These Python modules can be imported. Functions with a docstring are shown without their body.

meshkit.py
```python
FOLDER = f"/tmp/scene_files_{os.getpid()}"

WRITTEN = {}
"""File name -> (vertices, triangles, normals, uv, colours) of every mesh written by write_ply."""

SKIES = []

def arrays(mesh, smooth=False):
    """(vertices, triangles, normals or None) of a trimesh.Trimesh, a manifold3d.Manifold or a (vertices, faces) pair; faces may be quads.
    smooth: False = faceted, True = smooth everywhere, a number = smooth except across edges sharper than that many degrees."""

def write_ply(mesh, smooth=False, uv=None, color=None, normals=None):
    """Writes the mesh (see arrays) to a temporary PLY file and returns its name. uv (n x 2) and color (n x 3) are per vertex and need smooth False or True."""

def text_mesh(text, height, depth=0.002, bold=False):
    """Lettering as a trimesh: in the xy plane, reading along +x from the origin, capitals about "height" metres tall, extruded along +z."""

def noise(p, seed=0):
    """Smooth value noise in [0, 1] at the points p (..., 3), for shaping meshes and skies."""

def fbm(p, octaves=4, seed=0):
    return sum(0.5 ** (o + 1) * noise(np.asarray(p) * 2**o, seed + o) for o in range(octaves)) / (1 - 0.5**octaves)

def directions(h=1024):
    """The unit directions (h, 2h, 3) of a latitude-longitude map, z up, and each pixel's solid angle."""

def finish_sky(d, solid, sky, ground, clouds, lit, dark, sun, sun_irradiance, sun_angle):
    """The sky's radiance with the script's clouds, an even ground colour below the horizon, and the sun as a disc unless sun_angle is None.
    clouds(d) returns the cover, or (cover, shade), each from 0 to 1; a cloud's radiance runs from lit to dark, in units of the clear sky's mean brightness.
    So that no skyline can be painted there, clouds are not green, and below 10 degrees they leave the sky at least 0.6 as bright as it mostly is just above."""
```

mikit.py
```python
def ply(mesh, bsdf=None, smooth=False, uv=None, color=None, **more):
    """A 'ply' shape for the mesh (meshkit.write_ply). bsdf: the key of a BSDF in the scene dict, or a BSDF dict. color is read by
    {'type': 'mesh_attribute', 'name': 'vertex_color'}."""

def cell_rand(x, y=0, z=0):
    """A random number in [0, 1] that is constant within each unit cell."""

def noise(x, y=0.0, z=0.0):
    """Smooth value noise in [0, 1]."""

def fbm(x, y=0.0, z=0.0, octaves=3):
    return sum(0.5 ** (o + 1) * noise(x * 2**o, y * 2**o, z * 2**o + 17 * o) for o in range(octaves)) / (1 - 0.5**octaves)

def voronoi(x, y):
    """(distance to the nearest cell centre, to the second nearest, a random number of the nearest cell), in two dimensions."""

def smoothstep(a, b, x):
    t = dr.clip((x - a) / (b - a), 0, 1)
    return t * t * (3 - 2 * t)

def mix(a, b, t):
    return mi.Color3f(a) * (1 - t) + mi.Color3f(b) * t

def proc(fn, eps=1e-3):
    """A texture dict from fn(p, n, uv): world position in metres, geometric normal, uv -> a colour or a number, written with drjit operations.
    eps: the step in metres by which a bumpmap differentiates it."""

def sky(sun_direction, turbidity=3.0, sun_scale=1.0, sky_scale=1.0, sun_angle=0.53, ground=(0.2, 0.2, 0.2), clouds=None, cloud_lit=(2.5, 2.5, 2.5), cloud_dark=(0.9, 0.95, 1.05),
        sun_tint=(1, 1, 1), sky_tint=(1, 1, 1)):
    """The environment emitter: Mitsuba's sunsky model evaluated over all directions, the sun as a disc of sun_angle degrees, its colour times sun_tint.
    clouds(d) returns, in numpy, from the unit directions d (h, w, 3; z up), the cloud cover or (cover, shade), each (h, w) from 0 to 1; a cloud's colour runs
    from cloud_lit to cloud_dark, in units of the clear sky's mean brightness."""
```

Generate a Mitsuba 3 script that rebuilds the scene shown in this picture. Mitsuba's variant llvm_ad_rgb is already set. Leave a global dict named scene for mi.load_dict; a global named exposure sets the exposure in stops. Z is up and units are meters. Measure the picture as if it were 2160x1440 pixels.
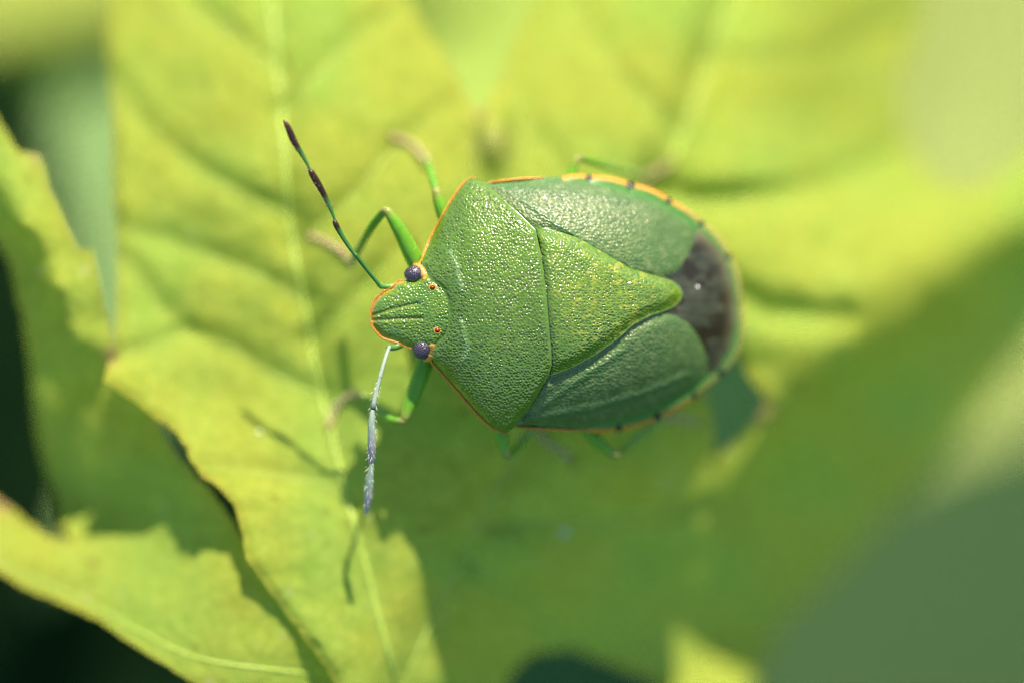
import math, random
import numpy as np, trimesh, mitsuba as mi, mikit, meshkit
import drjit as dr
from scipy.interpolate import RBFInterpolator, PchipInterpolator
from scipy.spatial import Delaunay, cKDTree
from shapely.geometry import Polygon, LineString, Point
from shapely import contains_xy
random.seed(7); rng = np.random.default_rng(7)

# ------------------------------------------------------------------ camera, sky, exposure
MM = 0.001                     # everything below is modelled in millimetres
DIST = 200.0                   # lens to the plane of sharpness
PX = 60.0                      # picture pixels (of 2160) per millimetre in that plane
PITCH = math.radians(55)       # the lens looks down on the leaf
XR = np.array([1.0, 0, 0])
UP = np.array([0, math.sin(PITCH), math.cos(PITCH)])
BK = np.array([0, -math.cos(PITCH), math.sin(PITCH)])
ROT = np.stack([XR, UP, BK], 1)          # leaf frame (x right, y up the blade, z off the blade) -> world
T = mi.ScalarTransform4f
scene, labels = {}, {}
scene['camera'] = {'type': 'thinlens', 'fov': math.degrees(2 * math.atan(1080 / PX / DIST)), 'fov_axis': 'x',
                   'aperture_radius': 9.5 * MM, 'focus_distance': DIST * MM, 'near_clip': 0.005, 'far_clip': 200.0,
                   'to_world': T().look_at(origin=(BK * DIST * MM).tolist(), target=[0, 0, 0], up=UP.tolist())}
SUN = ROT @ np.array([0.15, 0.86, 0.485])
scene['sky_light'] = mikit.sky(SUN.tolist(), turbidity=3, ground=(0.12, 0.18, 0.08), sky_tint=(1.10, 1.0, 0.88))
exposure = 2.75


# ------------------------------------------------------------------ helpers
def spot(px, py, z):
    """a point of the photograph's plane of sharpness, moved to the height z (mm): leaf-frame millimetres"""
    s = 1 - np.asarray(z, float) / DIST
    return np.stack([(np.asarray(px, float) - 1080) / PX * s, (720 - np.asarray(py, float)) / PX * s, np.asarray(z, float) + 0 * s], -1)

def world(v):
    return (np.asarray(v) @ ROT.T) * MM

def put(key, mesh, bsdf, color=None, smooth=True, label=None, cat=None, group=None, kind=None):
    v, f = (mesh.vertices, mesh.faces) if hasattr(mesh, 'faces') else mesh
    f = np.asarray(f, int)
    if f.shape[1] == 4:
        f = np.vstack([f[:, [0, 1, 2]], f[:, [0, 2, 3]]])
    k, n = key, 0
    while k in scene:
        n += 1; k = f'{key}_{n:03d}'
    scene[k] = mikit.ply((world(v), f), bsdf, smooth=smooth, color=None if color is None else np.clip(color, 0, 1))
    d = {a: b for a, b in dict(label=label, category=cat, group=group, kind=kind).items() if b}
    if d: labels[k] = d
    return k

def smoothstep(a, b, x):
    t = np.clip((np.asarray(x, float) - a) / (b - a), 0, 1)
    return t * t * (3 - 2 * t)

def mixc(a, b, t):
    t = np.asarray(t)[..., None]
    return np.asarray(a) * (1 - t) + np.asarray(b) * t

def catmull(p, n):
    """n points along a smooth curve through p (any number of columns), evenly spaced by length"""
    p = np.asarray(p, float)
    d = np.r_[0, np.cumsum(np.linalg.norm(np.diff(p[:, :2], axis=0), axis=1) + 1e-9)]
    if len(p) < 3:
        t = np.linspace(0, d[-1], n); return np.stack([np.interp(t, d, p[:, k]) for k in range(p.shape[1])], 1)
    from scipy.interpolate import Akima1DInterpolator
    return Akima1DInterpolator(d, p)(np.linspace(0, d[-1], n))

def tube(path, radius, n=14, flat=1.0, cap=True):
    """(vertices, faces) of a round rod along path (k x 3 mm) with radii; flat squeezes it along z"""
    path, r = np.asarray(path, float), np.broadcast_to(np.asarray(radius, float), (len(path),)).copy()
    if cap:   # rounded ends
        t0, t1 = path[0] - path[1], path[-1] - path[-2]
        t0, t1 = t0 / np.linalg.norm(t0), t1 / np.linalg.norm(t1)
        a = np.array([1.0, .85, .5])
        path = np.vstack([[path[0] + t0 * r[0] * k for k in a], path, [path[-1] + t1 * r[-1] * k for k in a[::-1]]])
        r = np.r_[r[0] * np.sqrt(1.0001 - a ** 2), r, r[-1] * np.sqrt(1.0001 - a[::-1] ** 2)]
    tan = np.gradient(path, axis=0); tan /= np.linalg.norm(tan, axis=1, keepdims=True) + 1e-12
    side = np.cross(tan, [0, 0, 1.0]); side /= np.linalg.norm(side, axis=1, keepdims=True) + 1e-9
    nor = np.cross(side, tan)
    a = np.arange(n) / n * 2 * np.pi
    v = path[:, None] + r[:, None, None] * (np.cos(a)[None, :, None] * side[:, None] + flat * np.sin(a)[None, :, None] * nor[:, None])
    k = len(path); i, j = np.meshgrid(np.arange(k - 1), np.arange(n), indexing='ij')
    q = np.stack([i * n + j, i * n + (j + 1) % n, (i + 1) * n + (j + 1) % n, (i + 1) * n + j], -1).reshape(-1, 4)
    f = np.vstack([q[:, [0, 1, 2]], q[:, [0, 2, 3]]])
    v = v.reshape(-1, 3)
    c = len(v); v = np.vstack([v, path[:1], path[-1:]]); ring = np.arange(n)
    f = np.vstack([f, np.stack([ring, np.full(n, c), (ring + 1) % n], 1), np.stack([(k - 1) * n + ring, (k - 1) * n + (ring + 1) % n, np.full(n, c + 1)], 1)])
    return v, f[:, ::-1]

def join(parts):
    v, f, n = [], [], 0
    for a, b in parts:
        v.append(a); f.append(np.asarray(b) + n); n += len(a)
    return np.vstack(v), np.vstack(f)

def grid_faces(n, m):
    i, j = np.meshgrid(np.arange(n - 1), np.arange(m - 1), indexing='ij')
    q = np.stack([i * m + j, (i + 1) * m + j, (i + 1) * m + j + 1, i * m + j + 1], -1).reshape(-1, 4)
    return np.vstack([q[:, [0, 1, 2]], q[:, [0, 2, 3]]])

def face_up(v, f):
    n = np.cross(v[f[:, 1]] - v[f[:, 0]], v[f[:, 2]] - v[f[:, 0]])[:, 2].sum()
    return f if n > 0 else f[:, ::-1]

def skirt(v, f, drop, color=None, draw=0.0):
    """gives an upward-facing sheet a rim of its own thickness: its outline goes down by drop (mm)"""
    e = np.sort(np.vstack([f[:, [0, 1]], f[:, [1, 2]], f[:, [2, 0]]]), axis=1)
    d = np.vstack([f[:, [0, 1]], f[:, [1, 2]], f[:, [2, 0]]])
    _, first, cnt = np.unique(e, axis=0, return_index=True, return_counts=True)
    b = d[first[cnt == 1]]
    ids = np.unique(b); new = np.full(len(v), -1); new[ids] = len(v) + np.arange(len(ids))
    low = v[ids] - [0, 0, drop]
    if draw:
        c = v.mean(0); low[:, :2] += (c - low)[:, :2] * draw
    f2 = np.vstack([f, np.stack([b[:, 0], new[b[:, 0]], b[:, 1]], 1), np.stack([b[:, 1], new[b[:, 0]], new[b[:, 1]]], 1)])
    return np.vstack([v, low]), f2, None if color is None else np.vstack([color, color[ids]])


# ------------------------------------------------------------------ materials
def vertex_paint(rough, spec=0.5, coat=0.0, coat_gloss=0.9, sheen=0.0):
    return {'type': 'twosided', 'b': {'type': 'principled', 'base_color': {'type': 'mesh_attribute', 'name': 'vertex_color'},
            'roughness': rough, 'specular': spec, 'clearcoat': coat, 'clearcoat_gloss': coat_gloss, 'sheen': sheen}}
def leaf_skin(rough, trans=0.9):
    return {'type': 'principledthin', 'base_color': {'type': 'mesh_attribute', 'name': 'vertex_color'}, 'roughness': rough,
            'diff_trans': trans, 'eta': 1.4, 'spec_trans': 0.0}
scene['m_cuticle'] = vertex_paint(0.16, 0.75, 0.5, 0.96)
scene['m_wing'] = vertex_paint(0.42, 0.5, 0.35, 0.95)
scene['m_membrane'] = vertex_paint(0.22, 0.25, 0.15)
scene['m_eye'] = vertex_paint(0.33, 0.6)
scene['m_limb'] = vertex_paint(0.33, 0.35)
scene['m_downy'] = vertex_paint(0.5, 0.5, sheen=1.0)
scene['m_leaf'] = {'type': 'bumpmap', 'scale': 1.0, 'b': leaf_skin(0.40, 1.0), 'arbitrary': mikit.proc(lambda p, n, uv: 1.6e-5 * mikit.fbm(p.x * 7000, p.y * 7000, p.z * 7000, 2), eps=2e-5)}
scene['m_vein'] = vertex_paint(0.5, 0.4)
scene['m_back_leaf'] = leaf_skin(0.55, 0.7)
scene['m_stem'] = vertex_paint(0.8, 0.1)
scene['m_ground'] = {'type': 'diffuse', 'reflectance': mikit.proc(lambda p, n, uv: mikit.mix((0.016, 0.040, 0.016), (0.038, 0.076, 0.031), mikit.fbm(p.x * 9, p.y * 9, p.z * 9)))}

# ------------------------------------------------------------------ the leaf the bug stands on
def heights(points, smoothing=0.004):
    p = np.array(points, float)
    r = RBFInterpolator(p[:, :2] / 100, p[:, 2], kernel='thin_plate_spline', smoothing=smoothing)
    return lambda x, y: r(np.stack([np.ravel(x), np.ravel(y)], 1) / 100).reshape(np.shape(x))

BLADE_Z = heights([
    (830, 1440, -3.2), (715, 1000, -3.6), (600, 400, -5.0), (575, 0, -8.0), (560, -400, -13), (241, 751, -3.6), (240, 450, -6.0), (232, 100, -9.5), (232, -200, -14),
    (480, 850, -4.7), (400, 980, -2.0), (514, 1137, -1.7), (600, 1290, -2.1), (1005, 235, -7.2), (900, 60, -9), (860, -100, -11), (860, 660, -4.2), (1150, 650, -5.3),
    (1400, 370, -7.6), (1550, 0, -12), (1130, 0, -11), (1450, 650, -6.6), (1600, 780, -7.2), (1700, 400, -10), (1890, 330, -17), (1890, 50, -20), (1700, 100, -14),
    (1600, 845, -6.9), (1700, 815, -7.4), (1850, 720, -9.3), (2000, 600, -12.2), (2160, 480, -15.2), (2300, 380, -19), (1760, 940, -12.5), (1900, 870, -17), (2000, 960, -23), (2150, 740, -24), (1830, 1130, -21), (1640, 1330, -18),
    (1530, 945, -7.2), (1500, 1000, -8.2), (1560, 1000, -9.5), (1590, 1100, -12.5), (1060, 1000, -4.8), (1200, 1100, -6.0), (1350, 1000, -6.2), (1450, 900, -6.4), (1450, 1040, -8.4), (1230, 1260, -8.3), (1350, 1150, -8.6), (1050, 1300, -6.6), (1000, 1440, -8.2), (940, 1440, -5.8),
    (1490, 1110, -9.3), (1500, 1250, -12), (1200, 1380, -9.8), (1500, 1390, -12.2), (1400, 1440, -11), (1560, 1500, -11)])
LEFT_Z = heights([
    (-60, 160, -6.6), (30, 290, -5.4), (0, 380, -4.5), (100, 420, -4.6), (50, 480, -3.7), (170, 550, -4.2), (118, 600, -3.3), (215, 680, -4.3), (165, 720, -3.6), (238, 745, -4.4),
    (0, 560, -8), (60, 740, -7.6), (130, 820, -6.8), (100, 1000, -8.5), (-60, 480, -8),
    (200, 950, -7.2), (300, 950, -6.2), (320, 860, -5.2), (210, 1150, -6.4), (350, 1200, -4.8), (300, 1330, -3.9), (205, 1290, -4.8), (420, 1400, -2.8), (420, 1010, -4.3), (470, 1120, -4.2), (180, 1010, -8.0), (185, 1065, -7.9), (500, 1230, -3.2), (560, 1310, -3.0), (450, 1300, -3.2), (620, 1375, -3.0), (550, 1425, -2.6), (740, 1480, -4.2),
    (0, 1130, -6.5), (60, 1180, -5.9), (-80, 1100, -7), (100, 1250, -5.6), (0, 1195, -5.7), (450, 1460, -2.8)])

MIDRIB = [(565, -420), (572, 0), (588, 170), (600, 330), (606, 430), (625, 560), (645, 660), (665, 780), (690, 880), (715, 980), (745, 1100), (775, 1210), (800, 1310), (825, 1400), (840, 1460)]
RIGHT_RIB = [(846, 1455), (900, 1330), (960, 1200), (1030, 1070), (1065, 1000), (1110, 920), (1200, 760), (1300, 560), (1400, 375), (1440, 290), (1490, 150), (1545, 0), (1640, -250)]
SIDE_VEINS = [
    [(604, 455), (545, 428), (490, 400), (400, 345), (330, 290), (270, 225), (240, 160)],
    [(640, 640), (560, 590), (450, 545), (340, 505), (250, 480)],
    [(668, 835), (610, 808), (560, 780), (490, 735), (400, 705), (340, 650), (300, 600), (262, 545)],
    [(400, 705), (330, 725), (245, 752)],
    [(732, 1050), (640, 1010), (560, 1000), (440, 985)],
    [(598, 240), (650, 185), (700, 130), (790, 50), (870, 10)],
    [(586, 150), (510, 90), (430, 30), (350, -60)],
    [(620, 520), (720, 440), (820, 330), (930, 230)],
    [(655, 720), (740, 640), (850, 520)],
    [(1045, 1100), (1120, 1096), (1203, 1094), (1330, 1085), (1440, 1060)],
    [(980, 1165), (1040, 1210), (1130, 1270), (1220, 1340)],
    [(1385, 400), (1470, 430), (1560, 425), (1680, 410), (1790, 370), (1895, 330)],
    [(1330, 500), (1230, 430), (1140, 300), (1080, 190)],
    [(1500, 130), (1600, 130), (1720, 120), (1880, 60)],
    [(1300, 560), (1480, 590), (1620, 660), (1790, 670)],
    [(1440, 290), (1330, 190), (1240, 60), (1180, -60)],
]
LEFT_RIB = [(745, 1450), (690, 1424), (600, 1415), (530, 1407), (420, 1388), (330, 1350), (200, 1280), (60, 1215), (-60, 1160)]
LEFT_RIB_B = [(720, 1440), (640, 1360), (560, 1250), (470, 1110), (400, 1000), (310, 880), (225, 745), (150, 560), (60, 370), (-40, 200)]

def line_distance(pts, x, y, step=6):
    ls = LineString(pts); s = np.array([ls.interpolate(d).coords[0] for d in np.arange(0, ls.length, step)])
    return cKDTree(s).query(np.stack([np.ravel(x), np.ravel(y)], 1))[0].reshape(np.shape(x))

def relief(x, y, mains, sides):
    """how the tissue swells between the veins (mm) and how near a vein is (0 to 1)"""
    z, near = np.zeros(np.shape(x)), np.zeros(np.shape(x))
    for m in mains:
        d = line_distance(m, x, y); z -= 0.38 * np.exp(-(d / 42) ** 2); near = np.maximum(near, np.exp(-(d / 9) ** 2))
    for m in sides:
        d = line_distance(m, x, y); z -= 0.30 * np.exp(-(d / 30) ** 2); near = np.maximum(near, 0.7 * np.exp(-(d / 6) ** 2))
    if mains[-1] is RIGHT_RIB:      # the far side lobe is folded more deeply along its ribs
        for m, a, w in ((RIGHT_RIB[7:], 0.8, 55), (SIDE_VEINS[11], 0.6, 40), (SIDE_VEINS[14], 0.4, 45)):
            z -= a * np.exp(-(line_distance(m, x, y) / w) ** 2)
    q = np.stack([x / 120, y / 120, 0 * x], -1)
    z += 0.45 * (meshkit.fbm(q, 2, 5) - 0.5)
    z += 0.06 * (meshkit.fbm(q * 5, 3, 9) - 0.5)
    return z, near

NET = cKDTree(rng.uniform([-200, -600], [2500, 1600], (5200, 2)))
def network(x, y):
    """the fine net of small veins: 0 on them, 1 in the areoles"""
    d, _ = NET.query(np.stack([np.ravel(x), np.ravel(y)], 1), k=2)
    return smoothstep(0, 9, d[:, 1] - d[:, 0]).reshape(np.shape(x))

def sheet(outline, holes, spacing, wobble=0.0):
    """points and triangles filling an outline given in picture pixels, its edge slightly ragged"""
    def ring(o, k):
        ls = LineString(list(o) + [o[0]]); s = np.arange(0, ls.length, spacing * 0.7)
        p = np.array([ls.interpolate(d).coords[0] for d in s])
        n = meshkit.fbm(np.stack([p[:, 0] / 22, p[:, 1] / 22, np.full(len(p), k)], 1), 3, 3) - 0.5
        m = meshkit.fbm(np.stack([p[:, 0] / 22, p[:, 1] / 22, np.full(len(p), k + 9.5)], 1), 3, 4) - 0.5
        return p + wobble * np.stack([n, m], 1)
    rings = [ring(outline, 0)] + [ring(h, 3) for h in holes]
    poly = Polygon(rings[0], rings[1:]).buffer(0)
    x0, y0, x1, y1 = poly.bounds
    gx, gy = np.meshgrid(np.arange(x0, x1, spacing), np.arange(y0, y1, spacing * 0.87))
    gx[1::2] += spacing / 2
    g = np.stack([gx.ravel(), gy.ravel()], 1)
    inner = poly.buffer(-spacing * 0.45)
    g = g[contains_xy(inner, g[:, 0], g[:, 1])]
    p = np.vstack(rings + [g])
    t = Delaunay(p).simplices
    c = p[t].mean(1)
    t = t[contains_xy(poly, c[:, 0], c[:, 1])]
    edge = cKDTree(np.vstack(rings)).query(p)[0]
    return p, t, edge

LEAF, VEIN = np.array([0.40, 0.51, 0.088]), np.array([0.34, 0.46, 0.09])
SPECKS = cKDTree(rng.uniform([0, 0], [2160, 1440], (170, 2)))
def leaf_colour(x, y, near, edge, dry=()):
    q = np.stack([x / 170, y / 170, 0 * x], -1)
    a = meshkit.fbm(q, 4, 21); b = meshkit.fbm(q * 9, 3, 22)
    c = LEAF * (0.90 + 0.20 * b)[:, None]
    c = mixc(c, c * [1.06, 0.97, 0.9], smoothstep(0.45, 0.75, a))
    c = mixc(c, c * [0.80, 1.0, 1.1], smoothstep(0.52, 0.25, a) * 0.6)
    c = mixc(c * [0.85, 0.91, 0.8], c, network(x, y))
    c = mixc(c, VEIN, near * 0.6)
    c = mixc(c, [0.42, 0.36, 0.05], np.exp(-(edge / 12) ** 2) * 0.45)
    d, i = SPECKS.query(np.stack([x, y], 1)); c = mixc(c, np.where((i % 3 == 0)[:, None], [[0.50, 0.52, 0.30]], [[0.20, 0.19, 0.03]]), np.exp(-(d / (4 + i % 5)) ** 2) * 0.6)
    for (dx, dy, r, col) in dry:
        c = mixc(c, col, np.exp(-(((x - dx) ** 2 + (y - dy) ** 2) / r ** 2)) * 0.85)
    return c

def blade_height(x, y):
    z, _ = relief(x, y, [MIDRIB, RIGHT_RIB], SIDE_VEINS)
    rolled = 1.5 * np.exp(-((x - 1040) / 34) ** 2 - ((y - 285) / 75) ** 2)
    return BLADE_Z(x, y) - 0.4 + z + rolled

BLADE = [(720, 1470), (690, 1410), (600, 1290), (524, 1188), (514, 1137), (493, 1065), (452, 1018), (426, 1008), (406, 977), (390, 941), (360, 900), (329, 885),
         (288, 849), (215, 800), (228, 765), (241, 751), (243, 700), (250, 600), (247, 500), (240, 400), (238, 300), (235, 200), (226, 120), (230, 40), (245, -40), (300, -200),
         (420, -380), (580, -520), (700, -400), (790, -160), (860, 0), (930, 110), (1000, 232), (1015, 242), (1045, 190), (1088, 90), (1130, 0), (1170, -100), (1300, -300),
         (1600, -420), (1800, -300), (1960, -120), (1945, 40), (1900, 170), (1905, 290), (1950, 370), (2010, 400), (2080, 390), (2170, 330), (2300, 240), (2420, 330), (2330, 500), (2230, 640), (2160, 740),
         (2000, 960), (1830, 1140), (1640, 1330), (1585, 1460), (1560, 1530), (1420, 1490), (1380, 1435), (1290, 1400), (1200, 1368), (1120, 1378), (1080, 1420), (1050, 1500), (900, 1520)]
HOLE = [(1470, 800), (1560, 740), (1578, 790), (1606, 830), (1614, 852), (1588, 890), (1556, 925), (1526, 950), (1512, 975), (1503, 930), (1500, 870)]
p, t, edge = sheet(BLADE, [HOLE], 8, 10)
x, y = p[:, 0], p[:, 1]
z, near = relief(x, y, [MIDRIB, RIGHT_RIB], SIDE_VEINS)
z = blade_height(x, y) - 0.25 * np.exp(-(edge / 14) ** 2) + 0.03 * network(x, y)
v = spot(x, y, z)
BROWN, PINK = (0.16, 0.10, 0.04), (0.42, 0.24, 0.16)
col = leaf_colour(x, y, near, edge, [(1600, 862, 26, PINK), (1012, 240, 12, PINK), (1036, 300, 40, (0.46, 0.48, 0.16)), (425, 1010, 12, BROWN), (390, 945, 8, BROWN), (470, 1045, 9, BROWN), (236, 760, 10, PINK), (1540, 935, 14, (0.5, 0.45, 0.2)), (345, 895, 6, BROWN)])
put('palmate_leaf', (v, face_up(v, t)), 'm_leaf', col, label='yellow-green lobed leaf in the sun that carries the green bug, with a pale midrib', cat='leaf')

def vein(key, pts, r0, r1, zf, label=None, sink=0.35):
    pts = catmull(pts, 90)
    r = np.linspace(r0, r1, 90)
    zz = zf(pts[:, 0], pts[:, 1]) + r * (1 - sink) * 0.6
    p = spot(pts[:, 0], pts[:, 1], zz)
    w = meshkit.noise(p * 2.3, 4)
    v, f = tube(p, r, 10, flat=0.7)
    c = mixc([0.24, 0.36, 0.04], [0.31, 0.43, 0.075], meshkit.fbm(v * 3, 3, 2))
    put(key, (v, f), 'm_vein', c, label=label)
vein('palmate_leaf__midrib', MIDRIB[::-1], 0.125, 0.10, blade_height, 'long pale vein of the broad middle lobe')
vein('palmate_leaf__vein', RIGHT_RIB, 0.06, 0.09, blade_height, 'main vein that runs under the bug', 0.6)
for s in SIDE_VEINS:
    vein('palmate_leaf__vein', s, 0.06, 0.02, blade_height, sink=0.9)

def left_height(x, y):
    z, _ = relief(x, y, [LEFT_RIB], [])
    return LEFT_Z(x, y) + z * 0.3
LEFT = [(-60, 150), (0, 255), (40, 318), (84, 328), (108, 400), (146, 490), (165, 525), (195, 528), (206, 580), (225, 660), (240, 738), (320, 800), (440, 960), (570, 1150), (700, 1370), (770, 1480),
        (600, 1530), (411, 1442), (360, 1409), (288, 1363), (205, 1306), (123, 1270), (51, 1240), (0, 1209), (-80, 1160), (-110, 1040), (-40, 1025), (0, 1055), (31, 1075), (62, 1101), (103, 1132), (152, 1140),
        (123, 1101), (121, 1060), (98, 1008), (77, 926), (67, 803), (51, 700), (20, 560), (-60, 400)]
SLIT = [(328, 886), (370, 957), (411, 1003), (442, 1029), (478, 1080), (516, 1142), (560, 1120), (500, 1010), (430, 930), (370, 870)]
p, t, edge = sheet(LEFT, [SLIT], 8, 8)
x, y = p[:, 0], p[:, 1]
z, near = relief(x, y, [LEFT_RIB], [])
z = left_height(x, y) + 0.03 * network(x, y)
v = spot(x, y, z)
col = leaf_colour(x, y, near * 0.6, edge, [(4, 1058, 22, PINK), (78, 322, 18, (0.45, 0.34, 0.2)), (235, 745, 14, PINK), (196, 1188, 8, BROWN)])
put('palmate_leaf__side_lobe', (v, face_up(v, t)), 'm_leaf', col, label='lower lobe behind the torn slit, half in shade, its rim curled')
vein('palmate_leaf__side_lobe__vein', LEFT_RIB, 0.09, 0.04, left_height)

# ------------------------------------------------------------------ the green stink bug
A = np.array([0.9965, -0.0837]); N = np.array([-0.0837, -0.9965])     # its axis and its flank in picture pixels
def body_uv(px, py):
    dx, dy = np.asarray(px, float) - 782, np.asarray(py, float) - 666
    return (dx * A[0] + dy * A[1]) / PX, (dx * N[0] + dy * N[1]) / PX
RIDGE = PchipInterpolator([-1, 0, 0.5, 1, 2, 2.8, 4, 6, 8, 10, 11, 12, 13.2, 15], [-0.9, -0.55, -0.38, -0.28, -0.12, 0.02, 0.28, 0.38, 0.02, -0.85, -1.65, -2.65, -4.0, -6])
CURVE = PchipInterpolator([-1, 0, 2.2, 2.9, 4, 6, 9, 12, 15], [.22, .22, .18, .10, .064, .072, .092, .10, .10])
def dorsal(px, py):
    u, v = body_uv(px, py)
    return RIDGE(u) - (CURVE(u) - 0.010) * v * v - 0.0011 * v ** 4 * smoothstep(2.0, 4.0, u)

def dense(pts, n=400):
    ls = LineString(pts); return np.array([ls.interpolate(d, normalized=True).coords[0] for d in np.linspace(0, 1, n)])
def smooth_line(pts, n=500):
    return catmull(np.array(pts, float), n)
def between(first, second, n, m, axis, lo=None, hi=None):
    """n x m points between two curves that are both walked along picture axis 0 (x) or 1 (y)"""
    a, b = np.array(first, float), np.array(second, float)
    a, b = a[np.argsort(a[:, axis], kind='stable')], b[np.argsort(b[:, axis], kind='stable')]
    lin = 0.5 - 0.5 * np.cos(np.linspace(0, np.pi, n)) if axis == 0 else np.linspace(0, 1, n)
    s = np.linspace(max(a[0, axis], b[0, axis]) if lo is None else lo, min(a[-1, axis], b[-1, axis]) if hi is None else hi, n)
    s = s[0] + (s[-1] - s[0]) * lin
    o = 1 - axis
    ca, cb = np.interp(s, a[:, axis], a[:, o]), np.interp(s, b[:, axis], b[:, o])
    w = np.linspace(0, 1, m)[None]
    q = ca[:, None] * (1 - w) + cb[:, None] * w
    ss = np.repeat(s[:, None], m, 1)
    return (np.stack([q, ss], -1) if axis == 1 else np.stack([ss, q], -1)).reshape(-1, 2)

# punctures of the cuticle: a jittered field of pits, about 0.14 mm apart
def scatter(step, seed):
    r = np.random.default_rng(seed)
    gx, gy = np.meshgrid(np.arange(760, 1600, step), np.arange(340, 940, step * 0.87))
    gx[1::2] += step / 2
    return np.stack([gx.ravel(), gy.ravel()], 1) + r.uniform(-0.36 * step, 0.36 * step, (gx.size, 2))
PITS = scatter(6.7, 3); PIT_TREE = cKDTree(PITS); PIT_SIZE = np.random.default_rng(5).uniform(0.55, 1.3, len(PITS)); PIT_DEEP = np.random.default_rng(6).uniform(0.5, 1.0, len(PITS))
def pits(px, py, r=3.0):
    d, i = PIT_TREE.query(np.stack([px, py], 1))
    return PIT_DEEP[i] * (0.72 + 0.28 * smoothstep(0.30, 0.48, meshkit.fbm(np.stack([px / 26, py / 26, 0 * px], 1), 2, 88))) * np.exp(-(d / (r * PIT_SIZE[i])) ** 2)

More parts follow.
